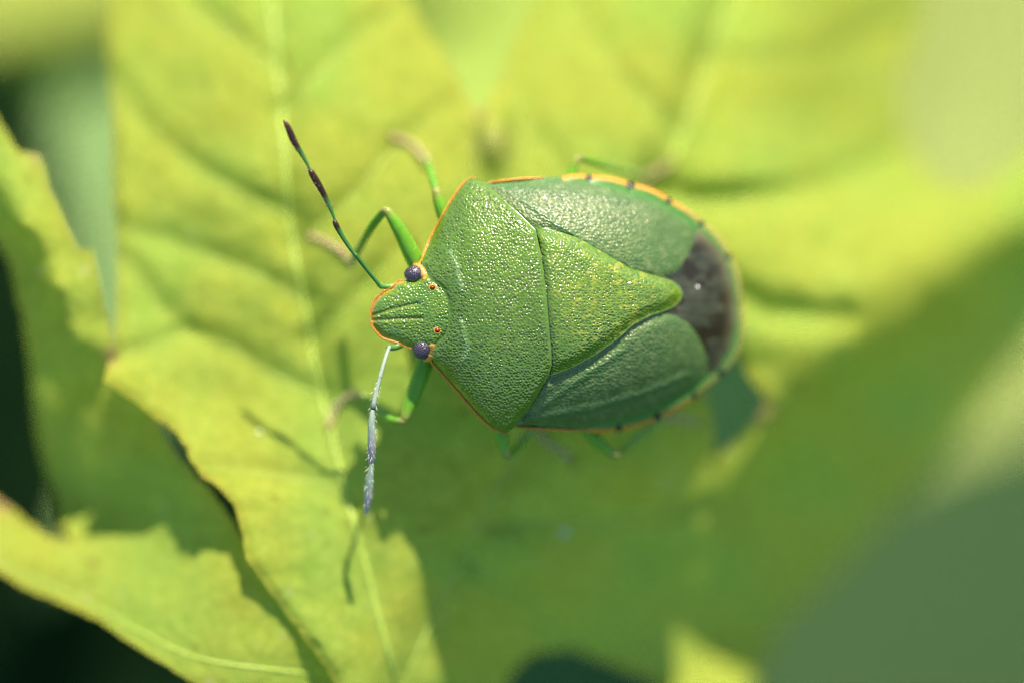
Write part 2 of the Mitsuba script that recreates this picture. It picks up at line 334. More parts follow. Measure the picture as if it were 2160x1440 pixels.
def plate(key, q, n, m, lift, bsdf, paint, pit=0.0, pit_r=3.0, rough=0.0, rim=0.12, rim_w=9.0, drop=0.30, label=None, bend=None, rugae=0.0):
    px, py = q[:, 0], q[:, 1]
    f = grid_faces(n, m)
    g = np.arange(n * m).reshape(n, m)
    border = np.unique(np.r_[g[0], g[-1], g[:, 0], g[:, -1]])
    e = cKDTree(q[border]).query(q)[0]
    z = dorsal(px, py) + lift - rim * np.exp(-(e / rim_w) ** 2)
    h = pits(px, py, pit_r) * smoothstep(0, 10, e) if pit else np.zeros(len(px))
    z = z - pit * h
    if rugae:
        z = z + rugae * (meshkit.fbm(np.stack([px / 16, py / 7, 0 * px], 1), 2, 31) - 0.5)
    if rough:
        z = z + rough * (meshkit.fbm(np.stack([px / 11, py / 11, 0 * px], 1), 3, 17) - 0.5)
    if bend is not None: z = z + bend(px, py)
    v = spot(px, py, z)
    c = paint(px, py, h, e)
    f = face_up(v, f)
    v, f, c = skirt(v, f, drop, c)
    return put(key, (v, f), bsdf, c, label=label)

def mottled(px, py, s, seed, o=3):
    return meshkit.fbm(np.stack([px / s, py / s, 0 * px], 1), o, seed)
GREEN, DEEP, LIME = np.array([0.086, 0.182, 0.011]), np.array([0.030, 0.125, 0.012]), np.array([0.155, 0.245, 0.020])
ORANGE = np.array([0.55, 0.24, 0.03])

# body under the plates: one closed mesh
OUT_UP = [(1000, 400), (1040, 392), (1080, 388), (1150, 384), (1190, 380), (1242, 380), (1290, 385), (1332, 394), (1375, 408), (1412, 427), (1450, 451), (1484, 477), (1518, 513), (1541, 552), (1553, 600), (1558, 645)]
OUT_LO = [(1000, 850), (1060, 893), (1090, 893), (1157, 897), (1207, 901), (1250, 901), (1305, 896), (1348, 886), (1388, 872), (1428, 851), (1465, 829), (1495, 805), (1524, 781), (1540, 755), (1552, 715), (1558, 670)]
up = np.array([(850, 600), (900, 585), (930, 520), (965, 440)] + OUT_UP); lo = np.array([(850, 715), (905, 735), (940, 775), (975, 820)] + OUT_LO)
s = np.linspace(850, 1557, 120); cu, cl = np.interp(s, up[:, 0], up[:, 1]), np.interp(s, lo[:, 0], lo[:, 1])
ring = 48; ang = np.arange(ring) / ring * 2 * np.pi
V = []
for k, xx in enumerate(s):
    w = np.cos(ang); yy = (cu[k] + cl[k]) / 2 - (cl[k] - cu[k]) / 2 * w
    zt = dorsal(np.full(ring, xx), yy) - 0.32
    thick = 2.6 * np.sqrt(np.clip((1557.5 - xx) / 260, 0, 1)) * np.clip((xx - 780) / 160, 0.2, 1)
    zb = zt.min() * 0.5 + zt * 0.5 - thick * np.abs(np.sin(ang)) ** 0.8
    V.append(np.stack([np.full(ring, xx), yy, np.where(np.sin(ang) >= 0, zt, zb)], 1))
V = np.vstack(V); v = spot(V[:, 0], V[:, 1], V[:, 2])
i, j = np.meshgrid(np.arange(119), np.arange(ring), indexing='ij')
q = np.stack([i * ring + j, i * ring + (j + 1) % ring, (i + 1) * ring + (j + 1) % ring, (i + 1) * ring + j], -1).reshape(-1, 4)
f = np.vstack([q[:, [0, 1, 2]], q[:, [0, 2, 3]]])
v = np.vstack([v, v[:ring].mean(0), v[-ring:].mean(0)]); c0 = len(v) - 2; r_ = np.arange(ring)
f = np.vstack([f, np.stack([r_, np.full(ring, c0), (r_ + 1) % ring], 1)[:, ::-1], np.stack([118 * ring + ring + r_, np.full(ring, c0 + 1), 118 * ring + ring + (r_ + 1) % ring], 1)])
tm = trimesh.Trimesh(v, f, process=False); tm.fix_normals()
col = mixc([0.10, 0.26, 0.03], [0.16, 0.30, 0.05], meshkit.fbm(v * 2, 3, 3))
put('stink_bug', (tm.vertices, tm.faces), 'm_limb', col, label='green shield-shaped stink bug with orange edges and black rim spots on the lobed leaf', cat='insect')

# pronotum
FRONT = [(1001, 377), (993, 378), (985, 382), (972, 397), (950, 430), (925, 474), (905, 514), (890, 548), (889, 556), (893, 566), (901, 578), (909, 591), (924, 601), (936, 613), (944, 632), (947, 655), (945, 685), (938, 706), (921, 721), (914, 738), (911, 757),
         (918, 768), (940, 792), (970, 827), (1000, 862), (1030, 893), (1048, 904), (1061, 909), (1066, 910)]
BACK = [(1001, 377), (1010, 379), (1022, 387), (1038, 398), (1073, 431), (1100, 455), (1117, 472), (1130, 486), (1142, 538), (1152, 612), (1158, 684), (1163, 735), (1164, 769), (1157, 791), (1138, 825), (1115, 864), (1096, 876), (1090, 894), (1080, 905), (1066, 910)]
def paint_pronotum(px, py, h, e):
    u, w = body_uv(px, py)
    a = mottled(px, py, 60, 41); b = mottled(px, py, 14, 42)
    c = mixc(GREEN, LIME * [0.75, 0.85, 1], smoothstep(0.42, 0.72, a) * 0.45 * smoothstep(2.8, 4.5, u))
    c = c * (0.85 + 0.3 * b)[:, None]
    c = mixc(c, [0.024, 0.036, 0.006], h * 0.9)
    for pts in ([(950, 535), (962, 560), (968, 590), (972, 612)], [(972, 680), (980, 715), (985, 740), (976, 762)]):    # the two pale calluses
        c = mixc(c, [0.20, 0.34, 0.14], np.exp(-(line_distance(pts, px, py, 2) / 6.5) ** 2) * 0.45)
    return c
def calluses(px, py):
    z = -0.11 * np.exp(-(line_distance(FRONT[7:19], px, py, 2) / 26) ** 2)
    for pts in ([(950, 535), (962, 560), (968, 590), (972, 612)], [(972, 680), (980, 715), (985, 740), (976, 762)]):
        z = z + 0.05 * np.exp(-(line_distance(pts, px, py, 2) / 6) ** 2)
    return z
n, m = 700, 400
q = between(FRONT, BACK, n, m, 1)
plate('stink_bug__pronotum', q, n, m, 0.20, 'm_cuticle', paint_pronotum, 0.041, 2.3, 0.005, 0.10, 7, 0.3, bend=calluses, rugae=0.012)

def bead(key, pts, r, lift, color, taper=True, label=None, bsdf='m_limb', k=120):
    pts = catmull(pts, k); rr = np.full(k, r)
    if taper: rr = r * (0.35 + 0.65 * np.sin(np.linspace(0.12, np.pi - 0.12, k)) ** 0.5)
    rr = rr * (0.9 + 0.2 * meshkit.noise(np.stack([np.arange(k) / 3, np.zeros(k), np.zeros(k)], 1), 8))
    v, f = tube(spot(pts[:, 0], pts[:, 1], dorsal(pts[:, 0], pts[:, 1]) + lift), rr, 12)
    c = np.asarray(color) * (0.8 + 0.4 * meshkit.fbm(v * 9, 2, 6))[:, None]
    return put(key, (v, f), bsdf, c, label=label)
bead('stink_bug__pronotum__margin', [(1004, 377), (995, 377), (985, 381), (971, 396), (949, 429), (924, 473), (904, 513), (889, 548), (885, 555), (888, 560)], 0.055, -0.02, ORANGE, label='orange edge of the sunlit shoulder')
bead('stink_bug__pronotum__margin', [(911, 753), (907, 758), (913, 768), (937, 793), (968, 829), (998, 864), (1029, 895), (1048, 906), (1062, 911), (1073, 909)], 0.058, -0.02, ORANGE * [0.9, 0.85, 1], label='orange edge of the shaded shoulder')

# head
HEAD_FRONT = [(897, 576), (884, 586), (868, 590), (856, 591.5), (848, 592), (838, 594), (827, 605), (807, 617), (793, 629), (785, 643), (781.5, 660), (783, 667), (782, 674), (784, 686), (794, 700), (808, 713), (822, 718), (840, 723), (853, 730), (868, 734), (890, 737), (905, 741)]
HEAD_BACK = [(910, 576), (918, 590), (930, 600), (945, 612), (954, 632), (957, 655), (955, 686), (948, 707), (930, 722), (922, 741)]
def paint_head(px, py, h, e):
    c = mixc(GREEN * [0.9, 1.0, 1.5], GREEN * [1.3, 1.15, 1.3], smoothstep(0.3, 0.7, mottled(px, py, 22, 51)))
    c = mixc(c, [0.04, 0.10, 0.012], h * 0.5)
    for ln in TYLUS: c = mixc(c, [0.10, 0.11, 0.03], np.exp(-(line_distance(ln, px, py, 1) / 2.2) ** 2) * 0.7)
    front = np.array(HEAD_FRONT[4:19]); d = line_distance(front, px, py, 1)
    c = mixc(c, ORANGE, np.exp(-(d / 5.5) ** 2) * 0.8)
    return c
TYLUS = [[(785, 666), (815, 656), (850, 646), (882, 640)], [(786, 675), (820, 674), (860, 672), (890, 672)]]
def head_grooves(px, py):
    z = 0
    for ln in TYLUS: z = z - 0.07 * np.exp(-(line_distance(ln, px, py, 1) / 3.5) ** 2)
    z = z + 0.06 * np.exp(-(((px - 905) ** 2 + (py - 590) ** 2) / 220)) + 0.06 * np.exp(-(((px - 915) ** 2 + (py - 716) ** 2) / 220))
    return z
n, m = 220, 220
q = between(HEAD_FRONT, HEAD_BACK, n, m, 1)
plate('stink_bug__head', q, n, m, 0.0, 'm_cuticle', paint_head, 0.044, 2.4, 0.008, 0.14, 9, 0.35, bend=head_grooves)
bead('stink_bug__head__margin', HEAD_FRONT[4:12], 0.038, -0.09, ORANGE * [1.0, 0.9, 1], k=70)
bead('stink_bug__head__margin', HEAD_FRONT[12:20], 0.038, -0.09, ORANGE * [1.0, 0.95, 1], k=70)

def ball(cx, cy, cz, rx, ry, rz, sub=5, rot=0.0, facets=0.0, seed=1):
    s = trimesh.creation.icosphere(subdivisions=sub); v = s.vertices.copy()
    if facets:
        r = np.random.default_rng(seed); pt = r.normal(size=(520, 3)); pt /= np.linalg.norm(pt, axis=1)[:, None]
        d, _ = cKDTree(pt).query(v); v *= (1 + facets * np.exp(-(d / 0.06) ** 2))[:, None]
    v = v * [rx, ry, rz]; c, s_ = math.cos(rot), math.sin(rot)
    v[:, :2] = v[:, :2] @ np.array([[c, s_], [-s_, c]])
    return v + spot(cx, cy, cz), s.faces
for (cx, cy, rx, ry, rot, sx, sy, lab) in ((873, 578, 0.33, 0.28, 0.1, 889, 580, 'compound eye on the sunlit side'), (890, 736, 0.31, 0.34, -0.3, 903, 729, 'compound eye on the shaded side')):
    zz = float(dorsal(cx, cy)) - 0.02
    v, f = ball(cx, cy, zz - 0.06, rx, ry, 0.27, 6, rot, 0.05, 3)
    c = mixc([0.018, 0.015, 0.038], [0.055, 0.045, 0.085], meshkit.fbm(v * 14, 2, 3))
    k = put('stink_bug__head__eye', (v, f), 'm_eye', c, label=lab)
for (pts, rr) in (([(896, 594), (896, 584), (890, 571), (882, 563), (875, 560)], 0.15), ([(903, 716), (912, 726), (911, 742), (905, 755), (898, 759)], 0.15)):
    bead('stink_bug__head__eye_socket', pts, rr, -0.10, [0.50, 0.28, 0.05], k=50)
for (cx, cy) in ((912, 607), (922.5, 697)):
    zz = float(dorsal(cx, cy)) + 0.03
    v, f = ball(cx, cy, zz, 0.095, 0.085, 0.10, 3)
    put('stink_bug__head__ocellus', (v, f), 'm_membrane', mixc([0.10, 0.012, 0.006], [0.22, 0.04, 0.01], smoothstep(-0.1, 0.1, v[:, 1] - v[:, 1].mean())))
    a = np.linspace(0, 2 * np.pi, 25)[:-1]
    ringp = spot(cx, cy, zz - 0.035) + np.stack([0.11 * np.cos(a), 0.10 * np.sin(a), 0 * a], 1)
    v, f = tube(np.vstack([ringp, ringp[:1]]), 0.035, 8, cap=False)
    put('stink_bug__head__ocellus_ring', (v, f), 'm_limb', np.tile([0.40, 0.26, 0.05], (len(v), 1)))

# scutellum
SC_UP = [(1118, 476), (1130, 482), (1150, 480), (1187, 491), (1220, 502), (1255, 522), (1287, 541), (1328, 565), (1366, 577), (1400, 586), (1420, 593), (1434, 606), (1440, 619)]
SC_LO = [(1118, 800), (1163, 792), (1172, 789), (1207, 775), (1253, 750), (1303, 715), (1337, 684), (1374, 665), (1405, 655), (1420, 648), (1434, 636), (1440, 621)]
def paint_scutellum(px, py, h, e):
    u, w = body_uv(px, py)
    c = mixc(GREEN * 1.05, LIME, np.exp(-((u - 8.0) / 2.3) ** 2 - (w / 1.7) ** 2) * 0.95)
    c = mixc(c, GREEN * [1.5, 1.25, 1.2], smoothstep(9.3, 10.8, u))
    a = mottled(px, py, 9, 61, 2)
    c = mixc(c, c * [0.6, 0.8, 0.7], smoothstep(0.5, 0.68, a) * 0.7)
    c = mixc(c, [0.42, 0.44, 0.05], smoothstep(0.60, 0.72, mottled(px, py, 11, 62, 2)) * 0.5 * np.exp(-((u - 8.6) / 1.7) ** 2))
    c = mixc(c, [0.030, 0.045, 0.008], h * 0.8)
    c = mixc(c, [0.012, 0.028, 0.006], np.exp(-((line_distance(BACK[5:14], px, py, 1) - 1.0) / 2.6) ** 2) * 0.85)  # crevice shade along the pronotum edge, painted as a dark line
    return c
n, m = 420, 400
q = between(SC_UP, SC_LO, n, m, 0)
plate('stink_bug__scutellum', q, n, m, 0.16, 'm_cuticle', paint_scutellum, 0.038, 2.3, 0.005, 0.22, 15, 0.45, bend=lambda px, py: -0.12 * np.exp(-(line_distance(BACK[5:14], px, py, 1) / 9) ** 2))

# leathery fore wings (coria)
CO_UP_OUT = [(1018, 386), (1028, 384), (1074, 380), (1145, 375), (1187, 373), (1237, 379), (1287, 386), (1332, 402), (1387, 420), (1420, 440), (1457, 463), (1474, 488), (1476, 494)]
CO_UP_IN = [(1018, 392), (1060, 430), (1110, 478), (1187, 503), (1255, 535), (1328, 577), (1366, 588), (1400, 592), (1420, 589), (1441, 579), (1462, 549), (1472, 521), (1476, 496)]
CO_LO_IN = [(1084, 897), (1100, 878), (1150, 765), (1172, 757), (1207, 743), (1303, 683), (1374, 640), (1415, 640), (1437, 657), (1462, 673), (1487, 707), (1501, 740), (1506, 771)]
CO_LO_OUT = [(1084, 899), (1091, 901), (1157, 903), (1207, 906), (1253, 905), (1307, 889), (1374, 872), (1416, 853), (1457, 828), (1491, 803), (1504, 777), (1506, 773)]
RIDGES = [[(1078, 404), (1120, 434), (1187, 482), (1250, 520), (1300, 552), (1340, 572)], [(1060, 392), (1140, 404), (1230, 412), (1320, 424)],
          [(1112, 882), (1150, 855), (1205, 812), (1260, 775), (1310, 742)], [(1112, 884), (1180, 872), (1253, 859), (1320, 840), (1390, 816), (1450, 790)]]
def wing_relief(px, py):
    z = 0.05 * (mottled(px, py, 80, 77) - 0.5)
    z = z - 0.16 * np.exp(-(line_distance(SC_LO[1:-1], px, py, 2) / 16) ** 2)
    for ln in RIDGES: 
        d = line_distance(ln, px, py, 2); z = z + 0.020 * np.exp(-(d / 6) ** 2) - 0.022 * np.exp(-((d - 14) / 9) ** 2)
    return z
def paint_wing(px, py, h, e):
    u, w = body_uv(px, py)
    c = mixc([0.052, 0.116, 0.026], [0.080, 0.150, 0.040], mottled(px, py, 50, 71))
    c = mixc(c, [0.13, 0.19, 0.06], smoothstep(0.5, 0.7, mottled(px, py, 9, 72, 2)) * 0.6)
    c = mixc(c, c * [0.6, 0.65, 0.6], h * 0.5)
    for ln in RIDGES: c = mixc(c, [0.034, 0.12, 0.034], np.exp(-(line_distance(ln, px, py, 2) / 8) ** 2) * 0.45)
    c = mixc(c, [0.055, 0.17, 0.035], np.exp(-(line_distance(CO_UP_OUT if w.mean() > 0 else CO_LO_OUT, px, py, 2) / 11) ** 2) * 0.7)
    return c
n, m = 400, 180
plate('stink_bug__corium', between(CO_UP_OUT, CO_UP_IN, n, m, 0), n, m, -0.10, 'm_wing', paint_wing, 0.040, 2.3, 0.006, 0.15, 14, 0.22, bend=wing_relief, label='leathery fore wing on the sunlit side with a whitish sheen')
plate('stink_bug__corium', between(CO_LO_IN, CO_LO_OUT, n, m, 0), n, m, -0.10, 'm_wing', paint_wing, 0.040, 2.3, 0.006, 0.15, 14, 0.22, bend=wing_relief, label='leathery fore wing on the shaded side')
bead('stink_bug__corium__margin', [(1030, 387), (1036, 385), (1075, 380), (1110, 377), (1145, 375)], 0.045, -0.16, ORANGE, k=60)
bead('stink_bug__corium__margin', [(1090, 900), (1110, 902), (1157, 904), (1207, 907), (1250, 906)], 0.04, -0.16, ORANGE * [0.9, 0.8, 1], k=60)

# smoky membrane of the wing tips
ME_IN = [(1470, 478), (1440, 520), (1410, 560), (1380, 600), (1380, 640), (1400, 660), (1440, 700), (1470, 740), (1490, 812)]
ME_OUT = [(1472, 474), (1506, 500), (1534, 532), (1551, 573), (1559, 625), (1561, 680), (1551, 735), (1524, 775), (1492, 812)]
def paint_membrane(px, py, h, e):
    c = mixc([0.020, 0.026, 0.018], [0.085, 0.090, 0.058], mottled(px, py, 34, 81))
    for k in range(7):
        c = mixc(c, [0.016, 0.014, 0.008], np.exp(-(line_distance([(1400 + 6 * k, 560 + 24 * k), (1480, 545 + 30 * k), (1556, 540 + 32 * k)], px, py, 2) / 2.6) ** 2) * 0.6)
    c = mixc(c, [0.016, 0.011, 0.006], smoothstep(0.46, 0.60, mottled(px, py, 26, 82)) * 0.85)
    return mixc(c, [0.22, 0.21, 0.11], np.exp(-(line_distance(ME_OUT, px, py, 2) / 20) ** 2) * 0.7)
n, m = 150, 90
plate('stink_bug__membrane', between(ME_IN, ME_OUT, n, m, 1), n, m, -0.17, 'm_membrane', paint_membrane, 0, 3, 0.035, 0.08, 12, 0.05)

# connexivum: the flattened rim of the abdomen, orange, with a black spot at every joint
RIM_UP = [(1184, 374), (1205, 371), (1242, 371), (1290, 377), (1332, 387), (1375, 401), (1412, 420), (1450, 444), (1484, 469), (1520, 507), (1546, 549), (1560, 600), (1566, 650)]
RIM_LO = [(1240, 910), (1305, 907), (1348, 897), (1388, 883), (1428, 862), (1465, 840), (1495, 813), (1524, 789), (1542, 768), (1559, 735), (1567, 690), (1566, 650)]
srng = np.random.default_rng(12)
def flange(P, L, R, ww):
    q = np.repeat(L + R * 15, len(ww) // len(L), 0)
    return np.where(ww > 15, dorsal(P[:, 0], P[:, 1]) - 0.24, dorsal(q[:, 0], q[:, 1]) - 0.24 - 0.012 * (15 - ww))
def rim(pts, joints):
    line = smooth_line(pts, 400); 
    tn = np.gradient(line, axis=0); tn /= np.linalg.norm(tn, axis=1)[:, None]
    nr = np.stack([-tn[:, 1], tn[:, 0]], 1)
    c = np.array([1300, 640.0]); nr *= np.sign(((c - line) * nr).sum(1))[:, None]
    cuts = [int(np.argmin(np.linalg.norm(line - j, axis=1))) for j in joints]
    bounds = [0] + cuts + [399]
    for a, b in zip(bounds[:-1], bounds[1:]):
        if b - a < 6: continue
        s = np.linspace(a, b, 40); L = np.stack([np.interp(s, np.arange(400), line[:, k]) for k in (0, 1)], 1); R = np.stack([np.interp(s, np.arange(400), nr[:, k]) for k in (0, 1)], 1)
        R /= np.linalg.norm(R, axis=1)[:, None]
        bul = 2.5 * np.sin(np.linspace(0, np.pi, 40)) ** 0.7
        w = np.linspace(-1, 26, 14)
        P = L[:, None] + R[:, None] * (w[None, :, None] - (bul * 0.8)[:, None, None])
        P = P.reshape(-1, 2); ww = np.tile(w, 40)
        z = flange(P, L, R, ww) - 0.06 * np.exp(-(ww / 3) ** 2) + 0.03 * np.repeat(bul / 2.5, 14)
        v = spot(P[:, 0], P[:, 1], z)
        tail = np.clip(smoothstep(10.3, 12.2, body_uv(P[:, 0], P[:, 1])[0]), 0, 1)
        col = mixc(mixc(ORANGE * [0.95, 1.05, 1.2], [0.30, 0.27, 0.07], tail), [0.06, 0.18, 0.035], smoothstep(6.0, 9.5, ww + 3 * (mottled(P[:, 0], P[:, 1], 12, 91) - 0.5)))
        f = face_up(v, grid_faces(40, 14)); v, f, col = skirt(v, f, 0.25, col)
        put('stink_bug__connexivum', (v, f), 'm_limb', col)
    for k in cuts:
        o, r = line[k], nr[k]; t_ = tn[k]
        a_, w_ = np.meshgrid(np.linspace(-1, 1, 15), np.linspace(-1, 1, 13), indexing='ij')
        sa, sw = a_ * np.sqrt(1 - 0.35 * w_ ** 2), w_ * np.sqrt(1 - 0.35 * a_ ** 2)       # a square with round corners
        size = srng.uniform(0.85, 1.2)
        P = (o + sa[..., None] * t_ * 8.0 * size + (sw[..., None] * 6.5 * size + 4.6) * r).reshape(-1, 2)
        v = spot(P[:, 0], P[:, 1], float(dorsal(*(o + r * 15))) - 0.13 - 0.012 * (15 - ((P - o) @ r)) - 0.10 * np.ravel(a_ ** 4 + w_ ** 4))
        f = face_up(v, grid_faces(15, 13)); v, f, _ = skirt(v, f, 0.08)
        put('stink_bug__dark_spot', (v, f), 'm_limb', np.tile([0.010, 0.010, 0.024], (len(v), 1)))
rim(RIM_UP, [(1242, 371), (1331, 387), (1412, 420), (1482, 468), (1540, 540)])
rim(RIM_LO, [(1305, 904), (1388, 880), (1465, 837), (1523, 790)])

# antennae
def limb(key, pts, radii, paint, n=50, sides=16, label=None, bsdf='m_limb', flat=1.0):
    """pts: (px, py, z); radii at the same points"""
    d = catmull(np.array([(a, b, c, r) for (a, b, c), r in zip(pts, radii)], float), n)
    v, f = tube(spot(d[:, 0], d[:, 1], d[:, 2]), d[:, 3], sides, flat)
    s = spot(d[:, 0], d[:, 1], d[:, 2]); i = cKDTree(s).query(v)[1] / (n - 1)
    c = paint(i, v)
    return put(key, (v, f), bsdf, c, label=label)
def grad(stops):
    xs = [a for a, _ in stops]; cs = np.array([b for _, b in stops], float)
    return lambda i, v: np.stack([np.interp(i, xs, cs[:, k]) for k in range(3)], 1) * (0.85 + 0.3 * meshkit.fbm(v * 6, 2, 4))[:, None]
AG, AB, AD = (0.045, 0.16, 0.035), (0.030, 0.012, 0.008), (0.075, 0.022, 0.012)
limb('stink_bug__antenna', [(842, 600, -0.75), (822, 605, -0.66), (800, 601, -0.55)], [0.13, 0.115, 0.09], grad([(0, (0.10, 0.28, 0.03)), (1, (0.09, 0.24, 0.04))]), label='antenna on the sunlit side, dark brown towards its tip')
limb('stink_bug__antenna__segment', [(804, 606, -0.50), (775, 570, -0.2), (750, 538, 0.15)], [0.068, 0.072, 0.08], grad([(0, AG), (1, AG)]))
limb('stink_bug__antenna__segment', [(751, 540, 0.15), (728, 508, 0.25), (709, 475, 0.4), (706, 468, 0.4)], [0.065, 0.078, 0.1, 0.08], grad([(0, AG), (0.72, AG), (0.86, AB), (1, AB)]))
limb('stink_bug__antenna__segment', [(706, 464, 0.4), (697, 440, 0.45), (672, 390, 0.6), (657, 365, 0.7), (654, 360, .7)], [0.04, 0.07, 0.12, 0.11, 0.07], grad([(0, AG), (0.3, AG), (0.5, AB), (1, AB)]))
limb('stink_bug__antenna__segment', [(653, 357, 0.7), (642, 335, 0.75), (620, 298, 0.8), (607, 268, 0.85), (600, 256, 0.85)], [0.04, 0.07, 0.115, 0.10, 0.05], grad([(0, AG), (0.25, AG), (0.5, AB), (0.8, AB), (1, AD)]))
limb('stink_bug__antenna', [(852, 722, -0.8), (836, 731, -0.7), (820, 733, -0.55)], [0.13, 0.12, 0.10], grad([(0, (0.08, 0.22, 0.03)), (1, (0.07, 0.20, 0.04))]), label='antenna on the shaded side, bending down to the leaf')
BG, BP = (0.28, 0.37, 0.29), (0.35, 0.31, 0.34)  # pale sheen of the hairs is put into these base colours
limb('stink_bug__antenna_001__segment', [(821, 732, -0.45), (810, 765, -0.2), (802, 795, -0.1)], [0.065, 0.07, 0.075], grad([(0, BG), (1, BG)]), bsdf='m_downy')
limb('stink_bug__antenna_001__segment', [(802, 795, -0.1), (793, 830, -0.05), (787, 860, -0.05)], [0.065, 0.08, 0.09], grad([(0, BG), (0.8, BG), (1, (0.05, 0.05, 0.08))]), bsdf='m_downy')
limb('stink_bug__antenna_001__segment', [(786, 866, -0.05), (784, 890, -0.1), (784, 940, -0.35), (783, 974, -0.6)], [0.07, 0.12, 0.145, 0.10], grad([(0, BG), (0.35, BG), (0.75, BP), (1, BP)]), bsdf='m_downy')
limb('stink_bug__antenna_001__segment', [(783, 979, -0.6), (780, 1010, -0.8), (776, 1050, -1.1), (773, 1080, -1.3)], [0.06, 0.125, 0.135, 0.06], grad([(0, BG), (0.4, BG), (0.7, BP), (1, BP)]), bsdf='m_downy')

# legs
def bristles(key, pts, r0, count, length, seed, colour=(0.5, 0.5, 0.36)):
    r = np.random.default_rng(seed); d = catmull(np.array(pts, float), 60); c = spot(d[:, 0], d[:, 1], d[:, 2]); t = np.gradient(c, axis=0); t /= np.linalg.norm(t, axis=1)[:, None]
    parts = []
    for k in r.integers(2, 58, count):
        n_ = np.cross(t[k], r.normal(size=3)); n_ /= np.linalg.norm(n_)
        a = c[k] + n_ * r0 * 0.9; dr_ = n_ + t[k] * r.uniform(0.5, 1.1); dr_ /= np.linalg.norm(dr_)
        L = length * r.uniform(0.6, 1.2)
        parts.append(tube(np.stack([a, a + dr_ * L * 0.5, a + dr_ * L + t[k] * L * 0.1]), [0.012, 0.009, 0.003], 5, cap=False))
    v, f = join(parts)
    k = put(key, (v, f), 'm_downy', np.tile(colour, (len(v), 1)), kind='stuff')
bristles('stink_bug__antenna__bristles', [(702, 450, .45), (657, 365, .7), (640, 335, .75), (604, 262, .85)], 0.09, 90, 0.10, 1, (0.30, 0.22, 0.16))
bristles('stink_bug__antenna_001__bristles', [(802, 795, -0.1), (787, 860, -0.05), (784, 940, -0.35), (773, 1075, -1.3)], 0.11, 140, 0.13, 2, (0.55, 0.55, 0.52))
FEM, TIB, TAR = (0.115, 0.31, 0.018), (0.105, 0.28, 0.025), (0.30, 0.22, 0.08)
def ground_at(px, py, above=0.14):
    return float(blade_height(np.array([px], float), np.array([py], float))[0]) + above
def leg(femur, tibia, tarsus, rf, rt, rr, label, dim=1.0):
    root = put('stink_bug__leg', ball(*femur[0], 0.30, 0.30, 0.26, 3), 'm_limb', np.tile(np.array(FEM) * 0.8, (642, 1)), label=label)
    F = [np.array(FEM) * dim, np.array(TIB) * dim]
    limb(root + '__femur', femur, rf, grad([(0, F[0]), (0.9, F[0]), (1, (0.22, 0.26, 0.05))]))
    limb(root + '__tibia', tibia, rt, grad([(0, (0.20, 0.22, 0.06)), (0.1, F[1]), (0.85, F[1]), (1, (0.2, 0.25, 0.07))]))
    bristles(root + '__bristles', list(tibia[1:]) + list(tarsus), 0.10, 70, 0.13, int(tibia[0][0]))
    k = len(tarsus)
    for a in range(k - 1):
        p0, p1 = np.array(tarsus[a], float), np.array(tarsus[a + 1], float)
        limb(root + '__tarsus', [p0, (p0 + p1) / 2, p1 - (p1 - p0) * 0.06], [rr * 0.75, rr, rr * 1.05], grad([(0, (0.30, 0.34, 0.12)), (1, (0.40, 0.26, 0.14))]), n=16, sides=12)
    tip, d = np.array(tarsus[-1], float), np.array(tarsus[-1], float) - np.array(tarsus[-2], float)
    d /= np.linalg.norm(d[:2]) + 1e-9; sd = np.array([-d[1], d[0]])
    for s_ in (-1, 1):
        limb(root + '__claw', [tip, tip + np.r_[d[:2] * 6 + sd * 4 * s_, 0.02], tip + np.r_[d[:2] * 12 + sd * 3 * s_, -0.06]], [0.05, 0.035, 0.012], grad([(0, (0.12, 0.05, 0.02)), (1, (0.05, 0.02, 0.01))]), n=12, sides=8)
g = ground_at
leg([(925, 625, -1.5), (880, 558, -1.2), (845, 490, -0.9), (818, 446, -0.8)], [(812, 444, -0.85), (785, 478, -1.6), (760, 520, -2.6), (744, 552, -3.2)],
    [(742, 554, g(742, 554)), (712, 524, g(712, 524, .17)), (682, 508, g(682, 508, .15)), (655, 499, g(655, 499, .13))], [0.2, 0.31, 0.25, 0.16], [0.14, 0.15, 0.13, 0.12], 0.12, 'front leg on the sunlit side, bent sharply beside the eye')
leg([(1000, 600, -1.7), (960, 510, -1.6), (935, 450, -1.5), (921, 406, -1.5)], [(920, 402, -1.55), (913, 380, -2.2), (906, 355, -3.0), (900, 345, -3.4)],
    [(900, 342, g(900, 342, .35)), (880, 315, g(880, 315, .22)), (855, 298, g(855, 298, .16)), (828, 290, g(828, 290, .13))], [0.2, 0.27, 0.25, 0.17], [0.14, 0.14, 0.12, 0.12], 0.12, 'middle leg on the sunlit side, reaching past the shoulder')
leg([(1180, 560, -2.2), (1188, 470, -2.6), (1200, 390, -2.8), (1216, 338, -2.9)], [(1222, 334, -2.95), (1270, 348, -4.0), (1330, 366, -5.6), (1352, 376, -6.3)],
    [(1354, 377, g(1354, 377, .3)), (1375, 370, g(1375, 370, .2)), (1395, 358, g(1395, 358, .16)), (1414, 345, g(1414, 345, .13))], [0.18, 0.21, 0.20, 0.14], [0.12, 0.12, 0.11, 0.12], 0.11, 'hind leg on the sunlit side, knee showing above the wing')
leg([(945, 690, -1.7), (898, 760, -1.7), (875, 825, -1.65), (855, 880, -1.6)], [(850, 888, -1.6), (822, 882, -2.0), (795, 860, -2.6), (768, 834, -3.3)],
    [(766, 832, g(766, 832, .3)), (735, 832, g(735, 832, .25)), (708, 858, g(708, 858, .17)), (692, 902, g(692, 902, .13))], [0.2, 0.31, 0.28, 0.17], [0.13, 0.13, 0.12, 0.12], 0.10, 'front leg on the shaded side, below the eye')
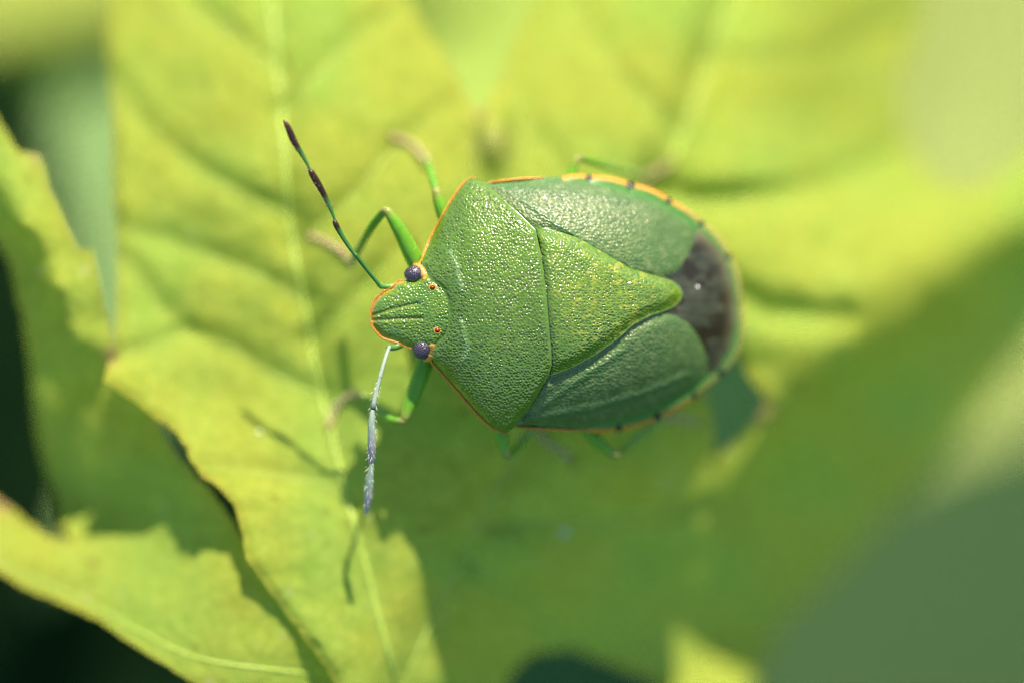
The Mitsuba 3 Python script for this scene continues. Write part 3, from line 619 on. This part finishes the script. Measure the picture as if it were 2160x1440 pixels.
leg([(1020, 720, -1.8), (1042, 830, -1.8), (1056, 910, -1.7), (1069, 960, -1.8)], [(1074, 962, -1.85), (1092, 940, -3.2), (1112, 915, -3.8), (1128, 912, -4.2)],
    [(1132, 912, g(1132, 912, .3)), (1155, 930, g(1155, 930, .2)), (1180, 950, g(1180, 950, .16)), (1204, 968, g(1204, 968, .13))], [0.2, 0.27, 0.25, 0.17], [0.12, 0.12, 0.11, 0.12], 0.10, 'middle leg on the shaded side, under the shoulder')
leg([(1170, 760, -2.4), (1205, 850, -2.8), (1245, 915, -2.8), (1298, 957, -2.9)], [(1304, 958, -2.95), (1330, 935, -3.8), (1365, 905, -4.6), (1390, 885, -5.0)],
    [(1394, 884, g(1394, 884, .3)), (1420, 880, g(1420, 880, .2)), (1445, 885, g(1445, 885, .16)), (1470, 893, g(1470, 893, .13))], [0.18, 0.25, 0.24, 0.16], [0.12, 0.12, 0.11, 0.12], 0.10, 'hind leg on the shaded side, below the spotted rim')

# ------------------------------------------------------------------ dust and droplets
def grain(key, cx, cy, z, r, colour, label, cat):
    b = trimesh.creation.icosphere(subdivisions=2); v = b.vertices * r * (0.75 + 0.5 * meshkit.noise(b.vertices * 2 + cx))[:, None]
    put(key, (v * [1.1, 0.9, 0.7] + spot(cx, cy, z), b.faces), 'm_membrane', np.tile(colour, (len(v), 1)), label=label, cat=cat)
grain('dust_grain', 1328, 597, float(dorsal(1328, 597)) + 0.19, 0.055, (0.8, 0.8, 0.8), "white speck of dust on the bug's triangular back plate", 'dust')
grain('dust_grain', 1471, 606, float(dorsal(1471, 606)) - 0.12, 0.06, (0.8, 0.8, 0.8), "white speck of dust on the bug's smoky wing tip", 'dust')
grain('pollen_crumb', 546, 912, ground_at(546, 912, 0.05), 0.10, (0.40, 0.50, 0.26), 'pale green crumb lying on the middle lobe beside the antenna shadow', 'crumb')
grain('pollen_crumb', 1190, 1122, ground_at(1190, 1122, 0.05), 0.13, (0.5, 0.62, 0.55), "pale crumb lying in the bug's shadow on the leaf", 'crumb')

# ------------------------------------------------------------------ what lies out of focus behind
def back_leaf(key, cx, cy, z, length, width, turn, tilt_x, tilt_y, colour, label, group=None, sag=0.12, seed=1):
    """a broad leaf behind, its middle seen at (cx, cy), z mm deep; turn in the blade's plane, tilts about its own axes"""
    n, m = 40, 24
    s, w = np.meshgrid(np.linspace(0, 1, n), np.linspace(-1, 1, m), indexing='ij')
    half = width / 2 * np.sin(np.pi * np.clip(s, 0.01, 0.995)) ** 0.6 * (1 - 0.25 * s)
    X, Y = (s - 0.5) * length, w * half
    Z = -sag * length * (s - 0.4) ** 2 * 2 + 0.18 * np.abs(Y) - 0.6 * np.exp(-(Y / 1.5) ** 2)
    P = np.stack([X, Y, Z], -1).reshape(-1, 3)
    P[:, 2] += length * 0.04 * (meshkit.fbm(P / (length * 0.2) + seed * 7, 3, seed) - 0.5)
    def rot(a, ax):
        return trimesh.transformations.rotation_matrix(math.radians(a), ax)[:3, :3]
    R = rot(tilt_x, [1, 0, 0]) @ rot(tilt_y, [0, 1, 0]) @ rot(turn, [0, 0, 1])
    v = P @ R.T + spot(cx, cy, z)
    c = np.asarray(colour) * (0.8 + 0.4 * meshkit.fbm(P / (length * 0.12), 3, seed + 3))[:, None]
    f = grid_faces(n, m)
    k = put(key, (v, face_up(v, f)), 'm_back_leaf', c, label=label, cat='leaf', group=group)
    ln = np.stack([np.linspace(-0.5, 0.45, 30) * length, np.zeros(30), np.zeros(30)], 1)
    zz = -sag * length * (np.linspace(0.0, 0.95, 30) - 0.4) ** 2 * 2 - 0.6
    ln[:, 2] = zz
    ln = ln @ R.T + spot(cx, cy, z)
    v, f = tube(ln, np.linspace(0.5, 0.15, 30) * length / 60, 8)
    put(k + '__midrib', (v, f), 'm_stem', np.tile(np.asarray(colour) * 1.1, (len(v), 1)))
PALE, MIDG, DARK_SHADE = (0.30, 0.38, 0.10), (0.10, 0.19, 0.045), (0.007, 0.021, 0.008)  # the last colour is near black to stand in for deep shade
back_leaf('background_leaf', 2150, 100, -55, 46, 34, 70, -35, 0, (0.27, 0.345, 0.11), 'pale blurred leaf behind the far tip of the lobed leaf, upper corner of the photo', seed=2)
back_leaf('background_leaf', 980, -150, -60, 60, 40, 0, -40, 0, (0.28, 0.40, 0.085), 'soft light green leaf seen through the notch between the two upper lobes', seed=3)
back_leaf('background_leaf', 0, -130, -48, 44, 16, 15, -40, 0, (0.26, 0.33, 0.07), 'yellowish blurred leaf in the corner above the curled side lobe', seed=4)
back_leaf('background_leaf', 250, 420, -42, 36, 8, 82, -30, 0, (0.19, 0.32, 0.13), 'grey-green blurred strip of leaf between the side lobe and the middle lobe', seed=5)
back_leaf('background_leaf', -700, 1700, -40, 70, 44, 12, 0, 0, DARK_SHADE, 'nearly black leaf under the side lobe, deep shade put into its colour', seed=7)
back_leaf('background_leaf', -90, 800, -32, 27, 12, 84, 0, 0, DARK_SHADE, 'dark leaf at the edge beside the curled side lobe, shade put into its colour', seed=8)

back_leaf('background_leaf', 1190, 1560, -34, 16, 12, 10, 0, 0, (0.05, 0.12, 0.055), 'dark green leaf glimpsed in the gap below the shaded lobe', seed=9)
back_leaf('background_leaf', 1560, 900, -30, 12, 9, 60, 0, 0, (0.15, 0.28, 0.14), 'dull green leaf glimpsed through the hole beside the tail of the bug', seed=10)

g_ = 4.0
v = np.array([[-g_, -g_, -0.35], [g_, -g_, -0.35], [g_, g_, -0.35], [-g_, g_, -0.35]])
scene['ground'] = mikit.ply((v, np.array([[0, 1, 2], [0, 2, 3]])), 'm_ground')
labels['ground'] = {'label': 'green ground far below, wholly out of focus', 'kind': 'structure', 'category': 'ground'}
